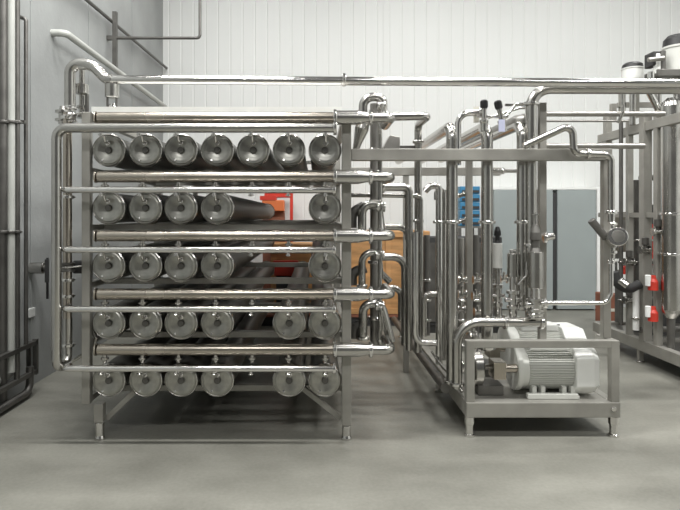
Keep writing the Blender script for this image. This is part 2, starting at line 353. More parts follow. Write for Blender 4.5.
for k, y in enumerate((12, 122, 232, 272)):
    tag(MB().box(LW, PX(20 if k != 1 else 27,4.5), 4.46,4.50, PZ(y+1.5,4.48), PZ(y-1.5,4.48)).build('wall_clip','dark'), 'dark flat clip holding the left wall pipes, %s' % ['highest of four','second of four from the top','third of four from the top','lowest of four'][k], 'clip', 'clips on the left wall pipes')
tr = thing('pipe_guard', 'dark low tube guard rail standing along the left wall', 'rail', (PX(35,4.7),4.7,0))
g = PX(35.5,4.7)
for a, b in (((g,4.7,PZ(342,4.7)),(g,3.2,PZ(342,4.7))),((g,4.7,PZ(371,4.7)),(g,3.2,PZ(371,4.7)))): MB().bar(a,b,.035).build('guard_rail','dark',tr)
MB().bar((g,4.7,PZ(339,4.7)),(g,4.7,PZ(374,4.7)),.035).build('guard_post','dark',tr)
for Y in (4.68, 3.3): MB().bar((g-.045,Y,0),(g-.045,Y,PZ(341,4.7)),.03).build('guard_post','dark',tr)
pipe_thing('low_pipe', 'white painted pipe running low along the left wall behind the guard', [P(13,360,4.5)+Vector((0,0,.1)),P(13,372,4.5),(PX(13,4.5),3.2,PZ(372,4.5))], .036, 'wallpipe', .07)
pipe_thing('floor_pipe', 'dark pipe lying lowest along the foot of the left wall', [(-2.36,4.62,.25),(-2.36,4.62,.05),(-2.36,3.2,.05)], .03, 'dark', .08)
# ------------------------------------------------------------------ manifold side of the rack (middle of the picture)
YC = 4.06
hdr = pipe_thing('header_pipe', 'dark steel vertical header pipe right of the rack behind the valves', [P(374.5,352,YC+.1),P(374.5,104,YC+.1)], .033, 'brushed', clamps=[(P(374.5,y,YC+.1),UP) for y in (118,150,208,262,318)])
pipe_thing('header_pipe', 'slimmer steel upright in front of the dark header pipe', [P(380,345,YC),P(380,106,YC)], .016, 'steel', clamps=[(P(380,y,YC),UP) for y in (172,230,288,340)])
arcs = [([P(363,122,YC),P(363,97,YC),P(383,97,YC),P(383,110,YC)],'highest arched pipe bend above the rack corner'),
        ([P(362,232,YC),P(362,204,YC),P(382,204,YC)],'arched pipe bend beside the second tube row'),
        ([P(362,286,YC),P(362,253,YC),P(382,252,YC)],'arched pipe bend beside the third tube row'),
        ([P(363,338,YC),P(363,304,YC),P(381,303,YC),P(391,342,YC)],'arched pipe bend at the second row from the bottom, with slanted tail')]
for k, (pts, lab) in enumerate(arcs):
    pipe_thing('arched_bend', lab, pts, .032 if k != 2 else .026, 'steel', .11, clamps=[(pts[0],UP)], group='arched bends beside the rack')
    q = [P(378,106,YC-.05),P(378,207,YC-.05),P(377,255,YC-.05),P(377,306,YC-.05)][k]
    butterfly('hand valve with thin hanging lever on the %s arched bend' % ['highest','second','third','lowest'][k], q+Vector((.02,-.0,0)), RX, .026, (.12,0,-1), .17, group='hand valves on the arched bends')
pipe_thing('dark_elbow', 'dark elbow tucked behind rack corner above the second manifold', [P(352,228,YC+.05),P(352,212,YC+.05),P(364,206,YC+.05)], .036, 'dark', .09)
pipe_thing('dark_elbow', 'dark elbow tucked behind rack corner above the third manifold', [P(352,285,YC+.05),P(352,272,YC+.05),P(366,268,YC+.05)], .036, 'dark', .09)
pipe_thing('dark_elbow', 'dark elbow tucked behind rack corner above the lowest manifold', [P(354,338,YC+.05),P(354,326,YC+.05),P(366,323,YC+.05)], .036, 'dark', .09)
t = thing('cone_reducer', 'steel cone reducer hanging from the topmost manifold at the rack corner', 'fitting', P(359,150,YC))
MB().lathe(P(364,121,YC-.12), P(355,152,YC-.12), [(0,0),(0,.042),(.06,.050),(.16,.03),(.22,.022),(.22,0)],22).build('cone','steel',t)
clamp(t, P(355,152,YC-.12), (-.2,0,-1), .022)
# transfer pipes
pipe_thing('transfer_pipe', 'thick steel pipe leading right from the second manifold level', [P(381,187,4.25),P(409,187,4.25),P(409,240,4.25)], .032, 'steel', .05, clamps=[(P(383,187,4.25),RX)])
pipe_thing('transfer_pipe', 'thin steel pipe running just below the thick one at second manifold level', [P(346,195,4.3),P(421,196,4.3),P(421,340,4.3)], .017, 'steel', .04)
pipe_thing('transfer_pipe', 'steel pipe turning down at the third manifold level before the plywood crate', [P(385,227,4.45),P(409,227,4.45),P(409,350,4.45)], .027, 'steel', .10)
pipe_thing('transfer_pipe', 'steel pipe turning down in front of the plywood crate, lower of two', [P(380,257,4.6),P(405,257,4.6),P(405,345,4.6)], .032, 'steel', .10)
pipe_thing('transfer_pipe', 'short steel pipe turning down at the fourth manifold level', [P(384,288,4.7),P(401,288,4.7),P(401,320,4.7)], .026, 'steel', .09)
pipe_thing('slanted_pipe', 'short slanted steel pipe crossing in front of the plywood crate', [P(378,270,4.4),P(390,282,4.4)], .026, 'steel')
Y5 = 4.1; Yb = 4.5; q = P(428,116,Y5); q2 = Vector((q.x,Yb,q.z))
pipe_thing('drop_pipe', 'steel pipe running right from the top bend then dropping beside the plywood crate', [P(384,117,Y5),q,q2,Vector((q.x,Yb,PZ(352,Yb)))], .030, 'steel', .06, clamps=[(Vector((q.x,Yb,PZ(142,Yb))),UP),(Vector((q.x,Yb,PZ(221,Yb))),UP),(P(386,117,Y5),RX)])
t = thing('junction_box', 'grey slanted junction box behind the top beam', 'box', P(395,146,4.5))
b = MB(); a = [P(384,150,4.5),P(384,146,4.5),P(390,135,4.5),P(400,137,4.5),P(400,150,4.5)]
n5 = len(a); b.add(a+[v+Vector((0,.15,0)) for v in a], [tuple(range(n5)),tuple(range(2*n5-1,n5-1,-1))]+[(i,(i+1)%n5,n5+(i+1)%n5,n5+i) for i in range(n5)]); b.build('housing','brushed',t,bevel=.004); MB().bar(P(398,147,4.52),P(418,147,4.52),.02).build('bracket','dark',t)
# ------------------------------------------------------------------ skid frame
sk = thing('skid_frame', 'grey square tube skid frame carrying motors, with overhead beam', 'frame', (1.5,3.8,0))
XA, XB, YA = PX(469.5,3.8), PX(613.5,3.8), 3.8
zt, z0, z1 = PZ(343.5,YA), PZ(416,YA), PZ(401,YA); zm = (z0+z1)/2; hh = z1-z0
YE = 4.75
MB().bar((XA-.03,YA,zm),(XB+.03,YA,zm), .07, hh).build('base_beam','frame',sk,bevel=.005)
MB().bar((XA,YE,zm),(XB,YE,zm), .07, hh).build('base_beam','frame',sk,bevel=.005)
MB().bar((XB,YA+.035,zm),(XB,YE-.03,zm), .06, hh).build('base_beam','frame',sk,bevel=.005)
MB().bar((XA,YA+.035,zm),(XA,6.9,zm), .06, hh).build('base_beam','frame',sk,bevel=.005)
MB().box(XA+.03,XB-.03,YA+.035,YE-.035,z1-.012,z1-.002).build('deck_plate','frame',sk)
for X in (XA,XB):
    MB().bar((X,YA,z1),(X,YA,zt+.0245), .056).build('post','frame',sk,bevel=.004)
for X, Y in ((XA,YA),(XB,YA),(XA,YE),(XB,YE),(XA,6.85)):
    MB().lathe((X,Y,z0),(X,Y,0), [(0,0),(0,.034),(.05,.034),(.055,.026),(z0-.02,.026),(z0-.015,.034),(z0,.034),(z0,0)],18).build('foot','bright',sk)
MB().bar((XA-.02,YA,zt),(XB+.02,YA,zt), .052, .05).build('top_rail','frame',sk,bevel=.004)
MB().bar((XB,YA+.03,zt),(XB,YA+.2,zt), .05, .05).build('side_rail','frame',sk,bevel=.004)
MB().cyl((XB-.02,YA-.035,zm+.01),(XB-.02,YA-.05,zm+.01), .016,seg=8).build('bolt','bright',sk)
YG = 3.87; zg = PZ(155,YG); XG = PX(605.5,YG)
MB().bar((PX(351,YG),YG,zg),(XG+.03,YG,zg), .07, .08).build('overhead_beam','frame',sk,bevel=.004)
MB().bar((XG,YG,zg-.04),(XG,YG,zt+.025), .052).build('tall_post','frame',sk,bevel=.004)
MB().bar((PX(348,5.35),5.35,zg),(PX(500,5.35),5.35,zg), .07, .075).build('overhead_beam','frame',sk,bevel=.004)
MB().bar((PX(406,5.35),5.35,zg),(PX(406,5.35),5.35,0), .05).build('tall_post','frame',sk,bevel=.004)
MB().bar((PX(469,4.55),4.55,PZ(352,4.55)),(PX(469,4.55),4.55,PZ(160,4.55)), .05).build('tall_post','frame',sk,bevel=.004)
Ypz = 4.05
MB().bar((PX(542,Ypz),Ypz,z1),(PX(542,Ypz),Ypz,PZ(103,Ypz)), .05).build('tall_post','frame',sk,bevel=.004)
MB().bar((PX(505,Ypz),Ypz-.0,PZ(105,Ypz)),(PX(542,Ypz),Ypz,PZ(105,Ypz)), .016).build('bracket_bar','steel',sk)
# vertical process pipes with elbows running back
YV = 4.0
for k, (px, r, lab, ytop) in enumerate(((452,.038,'left of three thick vertical pipes with elbows running back, behind the overhead beam',126),(487,.038,'middle of three thick vertical pipes with elbows running back',126),(522,.034,'right of three thick elbowed pipes, beside the tall overhead pipe drop',124))):
    X = PX(px,YV); zt2 = PZ(ytop,YV); r *= 1.08; bot = PZ([384,350,310][k],YV)
    pipe_thing('process_pipe', lab, [(X,YV,bot),(X,YV,zt2),(X,6.6,zt2)], r, 'steel', .10, clamps=[((X,YV,PZ(222,YV)),UP),((X,YV,bot+.02),UP)], group='thick elbowed process pipes')
q = PX(531,4.04); pipe_thing('receding_pipe', 'fat dull pipe running back toward the wall behind the vent valves', [(q,4.06,PZ(120,4.05)),(PX(517,4.15),4.12,PZ(120,4.05)),(PX(517,4.15),6.4,PZ(120,4.05))], .052, 'brushed', .05)
# tall drop feeding right
X = PX(531,3.98); pipe_thing('overhead_pipe', 'thick pipe rising from the valves and turning right under the overhead pipe', [(X,3.98,PZ(318,3.98)),(X,3.98,PZ(88.5,3.98)),(4.4,3.98,PZ(89,3.98))], .039, 'steel', .14, clamps=[((X,3.98,PZ(104,3.98)),UP),((X,3.98,PZ(245,3.98)),UP)])
pipe_thing('arch_pipe', 'slim arch of pipe turning right just above the left thick pipe', [P(458,165,3.95),P(458,113,3.95),P(484,113,3.95),], .022, 'bright', .08, clamps=[(P(480,113,3.95),RX)])
pipe_thing('hook_pipe', 'slim vertical pipe hooked over at the top between drop pipe and thick pipe', [P(425,191,4.35),P(430,186,4.35),P(439,186,4.35),P(439,364,4.35)], .026, 'bright', .06, clamps=[(P(438,222,4.35),UP)])
pipe_thing('hook_pipe', 'second slim hooked vertical pipe close behind the first', [P(436,200,4.7),P(436,190,4.7),P(444,190,4.7),P(444,360,4.7)], .018, 'steel', .04)
pipe_thing('return_bend', 'vertical pipe with rounded bend at the bottom toward the hooked pipe', [P(415,232,4.15),P(415,343,4.15),P(436,343,4.15)], .024, 'bright', .12)
pipe_thing('return_bend', 'dark inner pipe bend standing inside the rounded bottom bend', [P(424,336,4.2),P(424,294,4.2),P(437,294,4.2)], .022, 'steel', .10)
pipe_thing('loop_bend', 'pale pipe loop arching in front of the blue crates', [P(458,196,4.6),P(468,193,4.6),P(468,219,4.6),P(458,222,4.6)], .018, 'steel', .05)
# suction line
ys = 3.92
pipe_thing('suction_pipe', 'steel pipe bending from vertical to horizontal just above the skid rail', [P(457,388,ys),P(457,322,ys),P(543,322,ys)], .034, 'steel', .16, clamps=[(P(505,322,ys),RX),(P(457,384,ys),UP),(P(541,322,ys),RX)], cm='bright')
pipe_thing('outlet_pipe', 'thin bright pipe running right below the grey doors and turning up', [P(541,303,3.8),P(606,303,3.8),P(611,294,3.8),P(611,258,3.8)], .015, 'bright', .05, clamps=[(P(545,303,3.8),RX),(P(611,262,3.8),UP)])
sp = [P(524,146,3.78),P(572.5,124,3.78),P(574,153.5,3.78),P(611,155,3.78),P(611,222,3.78)]
pipe_thing('offset_pipe', 'zigzag steel pipe stepping down in front of the overhead beam', sp, .024, 'steel', .05, clamps=[(P(588,153.8,3.78),RX),(P(611,212,3.78),UP)])
for y, r, x1, lab in ((114,.022,664,'upper of the three level pipes between the skid and right machine'),(121,.010,628,'thin middle of the three level pipes between skid and right machine'),(146,.024,644,'lowest of the three level pipes between skid and right machine')):
    pipe_thing('level_pipe', lab, [P(544,y,4.7),P(x1,y,4.7)], r, 'brushed', group='level pipes behind the overhead beam')
pipe_thing('crosslink_pipe', 'short level pipe behind the overhead beam left of the tall drop', [P(492,171,4.6),P(527,171,4.6)], .016,'steel', clamps=[(P(503,171,4.6),RX)])
# low lines at skid side
pipe_thing('low_header', 'dark low pipe running back along the left side of the skid', [(.92,3.98,.27),(.92,6.6,.27)], .035, 'dark')
pipe_thing('drain_line', 'thin bent drain line at the left foot of the skid', [P(432,352,4.4),P(443,368,4.2),P(452,376,4.05),P(462,392,3.95)], .010, 'steel', .03)
for k,(px,Y,y0,y1,r,m) in enumerate(((427,5.6,235,335,.03,'dark'),(446,5.3,190,335,.02,'dark'),(461,5.0,238,345,.03,'brushed'),(476,5.2,235,340,.03,'dark'),(467,5.9,240,320,.03,'dark'),(500,5.0,270,322,.012,'steel'))):
    pipe_thing('back_riser', 'riser pipe standing deep inside the skid, %s from the left' % ords[k], [P(px,y1,Y),P(px,y0,Y)], r, m, clamps=[(P(px,y,Y),UP) for y in (280,300,320)], group='riser pipes deep in the skid')
for k,(px,y) in enumerate(((462,280),(462,294),(461,309),(477,280),(476,296),(478,312),(494,286),(496,300),(504,279))):
    t = thing('small_valve', 'small steel clamp valve among the risers, %s of nine from left' % (ords[k] if k < 7 else ['eighth','last'][k-7]), 'valve', P(px,y,4.35), 'small clamp valves deep in the skid')
    MB().lathe(P(px-4,y,4.35),P(px+6,y,4.35),[(0,0),(0,.034),(.012,.034),(.014,.020),(.05,.020),(.052,.034),(.064,.034),(.064,0)],16).build('valve_body','bright',t)
    MB().cyl(P(px,y,4.32),P(px,y-7,4.3),.010,seg=10).build('stem','steel',t)
# seat valves in front of the doors
knob_valve('slim pale seat valve with dark cap, left of the three above the suction pipe', 497.5, 4.08, 318, 268, 243, 226, .034, actm='fancover')
knob_valve('middle seat valve, short bare steel cylinder above the suction pipe', 513, 3.97, 318, 277, 253, 249, .040, capm='steel')
vc = knob_valve('tallest seat valve with dark cap and fat cylinder right of the middle one', 535.5, 3.86, 318, 288, 252, 224, .052, capm='dark', side=1)
MB().lathe(P(535.5,214,3.88),P(535.5,224,3.88),[(0,0),(0,.032),(.006,.032),(.007,.008),(.09,.008)],18).build('position_disc','steel',vc)
t = thing('stub_valve', 'short polished pipe stub jutting right beside the tall seat valve', 'fitting', P(545,236,3.95))
MB().cyl(P(543,238,3.95),P(554,236,3.95),.024,seg=18).build('stub','bright',t); clamp(t,P(545,237.5,3.95),RX,.024)
pipe_thing('instrument_line', 'thin curved line between the seat valves', [P(518,285,3.95),P(526,276,3.95),P(527,262,3.95)], .008,'bright',.03)
for k,(px,y) in enumerate(((484,131),(500,131))):
    t = thing('vent_valve', 'small upright valve with round black knob on top of the skid, %s' % ('upright one' if k == 0 else 'leaning one'), 'valve', P(px,y,3.9))
    d = Vector((0,0,1)) if k == 0 else Vector((-.22,0,1)).normalized(); b0 = P(px,y,3.9) if k == 0 else P(504,y,3.9)
    MB().lathe(b0,b0+d,[(0,0),(0,.024),(.05,.024),(.06,.03),(.075,.03),(.08,.018),(.17,.016)],16).build('valve_body','steel',t)
    MB().lathe(b0+d*.155,b0+d,[(0,0),(0,.02),(.012,.027),(.05,.027),(.06,.02),(.065,0)],16).build('knob','black',t)
    MB().cyl(b0+d*.10-Vector((.05,0,0)),b0+d*.10+Vector((.05,0,0)),.009,seg=10).build('side_port','bright',t)
tag(MB().box(PX(478,3.86),PX(483,3.86),3.95,3.97,PZ(120,3.86),PZ(104,3.86)).build('paper_tag','cream'), 'white paper tag hanging left of the upright vent valve', 'tag')
tag(MB().box(PX(498,3.86),PX(504,3.86),3.84,3.85,PZ(132,3.86),PZ(120,3.86)).build('paper_tag',mat('pale_lilac',(.5,.52,.68),.6)), 'pale lilac tag under the leaning vent valve', 'tag')
for k,(a,b) in enumerate(((P(488,118,4.1),P(520,108,4.1)),(P(505,118,4.0),P(516,104,4.0)))):
    pipe_thing('vent_line', 'thin vent line rising to the right among the top valves, %s' % ('longer lower one' if k==0 else 'shorter steeper one'), [a,b,b+Vector((.08,0,0))], .010,'bright',.03)
# air valve on right
t = thing('air_valve', 'polished round air actuator valve on the thin pipe left of the right machine', 'valve', P(614,250,3.85))
MB().cyl(P(612,240,3.95),P(618,236.5,3.68),.062,seg=28).build('actuator','bright',t)
MB().lathe(P(618.3,236.3,3.679),P(618.5,236,3.6),[(0,0),(0,.042),(.004,.040),(.005,0)],24).build('end_face','brushed',t)
MB().cyl(P(611,262,3.9),P(611,210,3.9),.026,seg=16).build('valve_body','steel',t)
for y in (213,224,252,260): clamp(t,P(611,y,3.9),UP,.026)
MB().cyl(P(606,238,3.85),P(591,220,3.85),.026,seg=16).build('grip','dark',t,label='dark slanted grip')
# ------------------------------------------------------------------ pumps and motors
def motor(x0, x1, Y, z0, r, label):
    zc = z0+r+.02; t = thing('electric_motor', label, 'motor', ((x0+x1)/2,Y,z0), 'grey pump motors on the skid'); L = x1-x0; c = (x0,Y,zc); e = (x1,Y,zc)
    xa, xb = x0+L*.14, x1-L*.30
    MB().lathe(c,e,[(0,0),(0,r*.5),(.0,r*.96),(.008,r*1.0),(L*.06,r*1.0),(L*.065,r*.9),(L*.14,r*.9),(L*.14,0)],32).build('flange','motor',t)
    b = MB().lathe((xa,Y,zc),(xb,Y,zc),[(0,0),(0,r*.86),(xb-xa,r*.86),(xb-xa,0)],32)
    for k in range(52):      # cooling fins
        th = 2*math.pi*k/52
        if .25 < th/math.pi < .75 and False: continue
        d = Vector((0,math.cos(th),math.sin(th))); m_ = Vector(((xa+xb)/2,Y,zc))+d*(r*.89)
        b.bar(Vector((xa+.004,m_.y,m_.z)),Vector((xb-.004,m_.y,m_.z)),.005,r*.09,up=d)
    b.build('finned_body','motor',t)
    # squarish fan cover : octagonal lathe with bevel
    n = 8; R = r*1.09; vs = []
    secs = ((xb-.004,R),(x1-.05,R),(x1-.012,R*.93),(x1,R*.82))
    for X, q in secs:
        for k in range(n):
            cy_, cz_ = ((1,.6),(.62,1),(-.62,1),(-1,.6),(-1,-.6),(-.62,-1),(.62,-1),(1,-.6))[k]; vs.append((X,Y+q*.93*cy_,zc+q*.92*cz_))
    fs = [(i*n+k,i*n+(k+1)%n,(i+1)*n+(k+1)%n,(i+1)*n+k) for i in range(3) for k in range(n)]+[tuple(range(n-1,-1,-1)),tuple(range(3*n,4*n))]
    MB().add(vs,fs).build('fan_cover','fancover',t,bevel=.008)
    tb = MB().box(xa+.03,xb-.02,Y-r*.5,Y+r*.35,zc+r*.80,zc+r*1.1).build('terminal_box','fancover',t,bevel=.008); MB().cyl((xb-.03,Y-.02,zc+r*.98),(xb+.02,Y-.02,zc+r*.98),.012,seg=10).build('cable_gland','rubber',tb)
    for X in (xa+.02, xb-.09):
        f = MB(); f.box(X-.02,X+.11,Y-r*.98,Y-r*.45,z0,z0+.022); f.box(X,X+.03,Y-r*.85,Y-r*.5,z0,z0+r*.5); f.box(X+.06,X+.09,Y-r*.85,Y-r*.5,z0,z0+r*.5); f.build('mounting_foot','motor',t,bevel=.003)
        f = MB(); f.box(X-.02,X+.11,Y+r*.45,Y+r*.98,z0,z0+.022); f.build('mounting_foot','motor',t)
    MB().box(xa-.02,xb+.01,Y-r*1.0,Y-r*.75,z0,z0+.035).build('foot_rail','motor',t,bevel=.003)
    return zc
def pump(x0, Y, zc, z0, label):
    t = thing('centrifugal_pump', label, 'pump', (x0-.15,Y,z0))
    MB().lathe((x0-.30,Y,zc),(x0,Y,zc),[(0,0),(0,.10),(.01,.13),(.02,.135),(.07,.135),(.08,.12),(.10,.05),(.10,0)],30).build('volute','steel',t)
    MB().lathe((x0-.36,Y,zc),(x0,Y,zc),[(0,0),(0,.05),(.012,.05),(.014,.034),(.07,.034)],20).build('inlet','bright',t)
    MB().lathe((x0-.2,Y,zc),(x0,Y,zc),[(0,.02),(.2,.02)],14).build('shaft','bright',t)
    MB().box(x0-.17,x0-.085,Y-.15,Y-.02,zc-.05,zc+.07).build('coupling_guard','warm',t,bevel=.004)
    MB().cyl((x0-.09,Y-.11,zc+.02),(x0+.0,Y-.11,zc+.02),.03,seg=16).build('coupling','warm',t)
    MB().box(x0-.26,x0-.08,Y-.08,Y+.08,z0,zc-.11).build('pedestal','dark',t,bevel=.004)
    MB().path([(x0-.26,Y+.0,zc+.12),(x0-.26,Y,zc+.22)],.026,.02,16).build('outlet','steel',t)
    clamp(t,(x0-.26,Y,zc+.19),UP,.026)
m1 = (PX(511,4.0), PX(590,4.0)); zc = motor(m1[0], m1[1], 3.995, z1, .160, 'pale grey finned motor in front on the skid')
pump(m1[0], 3.995, zc, z1, 'steel pump coupled to the front motor')
m2 = (1.50, 2.10); zc2 = motor(m2[0], m2[1], 4.48, z1+.02, .172, 'pale grey motor behind the front one, mostly hidden by it')
pump(m2[0], 4.45, zc2, z1, 'steel pump coupled to the rear motor')
# ------------------------------------------------------------------ right-hand machine
mx = 3.3
rm = thing('process_machine', 'grey steel machine framework standing on a platform at the right edge', 'machine', (mx,5.7,0))
for X in (mx, 4.3):
    MB().bar((X,4.4,.19),(X,6.6,.19), .08, .11).build('platform_beam','frame',rm,bevel=.004)
    MB().bar((X,4.4,2.38),(X,6.5,2.38), .07, .09).build('top_beam','frame',rm,bevel=.004)
for Y in (4.4,5.7,6.6): MB().bar((mx,Y,.19),(4.3,Y,.19), .08, .11).build('platform_beam','frame',rm,bevel=.004)
for px, Y, w in ((607.5,6.35,.07),(629.5,5.88,.055),(645.5,5.6,.085),(658,5.4,.06)):
    X = PX(px,Y); MB().bar((X,Y,.24 if px > 610 else 1.7),(X,Y,2.62 if px == 607.5 else 2.5), w).build('upright','frame',rm,bevel=.004)
for X, Y in ((mx,5.70),(mx,6.5),(4.3,4.5),(mx,4.45),(4.3,6.5)):
    MB().bar((X,Y,.14),(X,Y,.02),.045).build('leg','frame',rm); MB().cyl((X,Y,.02),(X,Y,0),.04,seg=16).build('foot','steel',rm)
MB().box(mx+.04,4.26,4.44,6.56,.20,.215).build('platform_plate','brushed',rm)
MB().bar((mx,5.4,1.5),(mx,6.5,1.5),.05).build('side_rail','frame',rm); MB().bar(P(618,105,5.9),P(662,105,5.9),.05).build('side_rail','frame',rm)
MB().bar(P(613,104,5.9),P(613,122,5.9),.05).build('upright','frame',rm)
MB().bar(P(622,92,5.9),P(622,116,5.9),.05).build('upright','frame',rm); MB().bar(P(635,88,5.9),P(635,118,5.9),.06).build('upright','frame',rm)
def housing(px, Y, r, y0, y1, lab):
    t = thing('filter_housing', lab, 'tank', P(px,y1,Y)); a = P(px,y1,Y); b = P(px,y0,Y); L = (b-a).length
    MB().lathe(a,b,[(0,0),(.0,r*.5),(.05,r*.9),(.08,r),(L-.08,r),(L-.04,r*.85),(L,r*.4),(L,0)],30).build('vessel','steel',t)
    for y in (214,254): clamp(t,P(px,y,Y),UP,r*.80)
    for q in (y1, ): MB().cyl(a,(a.x,a.y,.215),r*.4,seg=14).build('stand','dark',t)
housing(671,5.3,.088,98,318,'tall slim steel filter cylinder at the right edge, left of a second one')
housing(693,5.35,.095,98,318,'second tall steel filter cylinder cut by the right picture edge')
def actuator(px, y0, y1, Y, r, lab, bodym):
    t = thing('top_actuator', lab, 'actuator', P(px,y1,Y)); a = P(px,y1,Y); b = P(px,y0,Y); L = (b-a).length
    MB().lathe(a,b,[(0,0),(0,r*.95),(.01,r),(L*.72,r),(L*.72,r*1.06),(L*.78,r*1.06),(L*.78,0)],26).build('housing',bodym,t)
    MB().lathe(a+(b-a)*.78,b,[(0,r*1.0),(L*.22,r*.95),(L*.34,r*.7),(L*.40,0)],22).build('cap','black',t)
    MB().cyl(a,a-Vector((0,0,.45)),r*.3,seg=12).build('stem','steel',t)
actuator(632.5,65,81,5.7,.10,'smaller top actuator with dark cap peeping over the overhead pipe','fancover')
actuator(678,40,73,5.5,.135,'taller pale actuator with dark cap at top right corner','motor')
t = thing('solenoid_block','dark clustered solenoid block left of the tall actuator','fitting',P(655,80,5.5))
MB().box(PX(647,5.5),PX(654,5.5),5.4,5.55,PZ(68,5.5),PZ(54,5.5)).build('coil','rubber',t,bevel=.01)
MB().cyl(P(657,74,5.42),P(657,54,5.42),.03,seg=18).build('body','fancover',t); MB().cyl(P(662.5,72,5.42),P(662.5,51,5.42),.028,seg=18).build('body','dark',t); MB().cyl(P(648,60,5.36),P(664,58,5.36),.022,seg=14).build('body','brushed',t)
MB().box(PX(650,5.5),PX(684,5.5),5.38,5.6,PZ(79,5.5),PZ(72,5.5)).build('base','dark',t,bevel=.006); MB().cyl(P(651,80,5.4),P(651,72,5.4),.03,seg=16).build('fitting_cup','bright',t)
MB().cyl(P(658,79,5.5),P(658,128,5.5),.03,seg=12).build('stem','steel',t)
pipe_thing('slant_pipe','pale pipe slanting down under the overhead pipe at right',[P(649,92,5.4),P(660,113,5.4),P(676,104,5.4)],.03,'bright',.05)
pipe_thing('small_elbow','small elbow pipe below the level pipes at the right machine',[P(622,88,4.66),P(623,112,4.66),P(618,123,4.69)],.014,'steel',.04)
t = thing('display_unit','brown metal cabinet behind the round air actuator','box',P(630,252,6.4)); MB().box(PX(616,6.4),PX(636,6.4),6.4,6.7,PZ(252,6.4),PZ(212,6.4)).build('cabinet_body',mat('olive_metal',(.10,.09,.07),.5),t,bevel=.01)
MB().box(PX(620,6.4),PX(632,6.4),6.39,6.4,PZ(240,6.4),PZ(220,6.4)).build('cabinet_door','dark',t)
MB().box(PX(624,6.4),PX(628,6.4),6.5,6.6,.245,PZ(252,6.4)).build('cabinet_stand','dark',t)
for k,(px,y,Y,m,lab) in enumerate(((625,265,6.1,'red','red round valve body below the brown cabinet'),(653,281,5.35,'red','red cylinder standing beside big filter cylinder, upper'),(653,312,5.35,'red','red cylinder low on the right machine platform'))):
    t = thing('red_bottle',lab,'bottle',P(px,y+8,Y)); r=.045
    MB().lathe(P(px,y+9,Y),P(px,y-9,Y),[(0,0),(0,r),(.08,r),(.11,r*.6),(.14,r*.5),(.14,0)],20).build('body',m,t)
    MB().cyl(P(px-5,y+5,Y),P(px-5,y-6,Y),.026,seg=14).build('collar','white',t)
t = thing('hose_valve','black bent hose with ball valve under the air actuator','hose',P(622,285,5.6))
MB().path([P(614,272,5.6),P(617,284,5.6),P(628,290,5.6),P(640,284,5.6)],.045,.1,14).build('hose','rubber',t); MB().cyl(P(620,280,5.5),P(628,286,5.45),.035,seg=14).build('ball','bright',t)
for k,(px,Y,y0,y1,r,m) in enumerate(((621,5.9,120,325,.02,'dark'),(637,6.0,180,325,.035,'dark'),(650,6.3,224,322,.035,'red'),(663,6.4,150,330,.06,'dark'),(636,5.6,285,330,.03,'white'))):
    pipe_thing('machine_pipe','%s vertical pipe inside the right machine, %s from its left side' % ('red' if m=='red' else 'white' if m=='white' else 'dark', ords[k]),[P(px,y1,Y),P(px,y0,Y)], r, m, clamps=[(P(px,y,Y),UP) for y in ((240,262,300) if k<4 else (318,))], cm='steel')
for k,(y,Y) in enumerate(((178,5.7),(300,5.7),(262,5.8),(330,5.6))):
    pipe_thing('machine_crosspipe','level dark pipe crossing the right machine, %s of four from the top' % ords[[0,2,1,3][k]],[P(640,y,Y),P(700,y-2,Y)],.03,'dark')
t = thing('pump_casing','dark pump casing low inside the right machine','pump',P(655,300,6.0)); MB().lathe(P(633,285,6.1),P(668,285,6.1),[(0,0),(0,.12),(.06,.22),(.25,.22),(.30,.10),(.36,.10),(.36,0)],24).build('casing','dark',t)
MB().box(PX(640,6.1),PX(665,6.1),6.0,6.3,.215,PZ(280,6.1)).build('pedestal','rubber',t)
t = thing('control_cabinet','black control cabinet deep inside the right machine','cabinet',(4.02,6.4,.215))
MB().box(3.86,4.22,6.2,6.5,.30,1.62).build('cabinet_body','rubber',t,bevel=.01); MB().box(3.90,4.18,6.185,6.2,.36,1.55).build('cabinet_door','black',t); MB().box(3.9,4.18,6.22,6.48,.215,.30).build('plinth','dark',t); MB().cyl((3.95,6.18,1.1),(3.95,6.15,1.1),.02,seg=12).build('handle','bright',t)
for k,(px,y,Y) in enumerate(((629.5,262,5.83),(645.5,250,5.54),(629.5,300,5.83),(658,232,5.35))):
    t = thing('branch_valve','small steel branch valve with stem among the right machine uprights, %s one' % ['left upper','middle upper','lower left','topmost right'][k],'valve',P(px,y,Y),'branch valves on the right machine')
    MB().lathe(P(px-6,y,Y),P(px+6,y,Y),[(0,0),(0,.04),(.014,.04),(.016,.024),(.09,.024),(.092,.04),(.106,.04),(.106,0)],16).build('valve_body','steel',t)
    MB().lathe(P(px,y,Y),P(px,y-15,Y),[(0,0),(0,.02),(.05,.02),(.055,.035),(.12,.035),(.125,0)],16).build('actuator','dark',t)
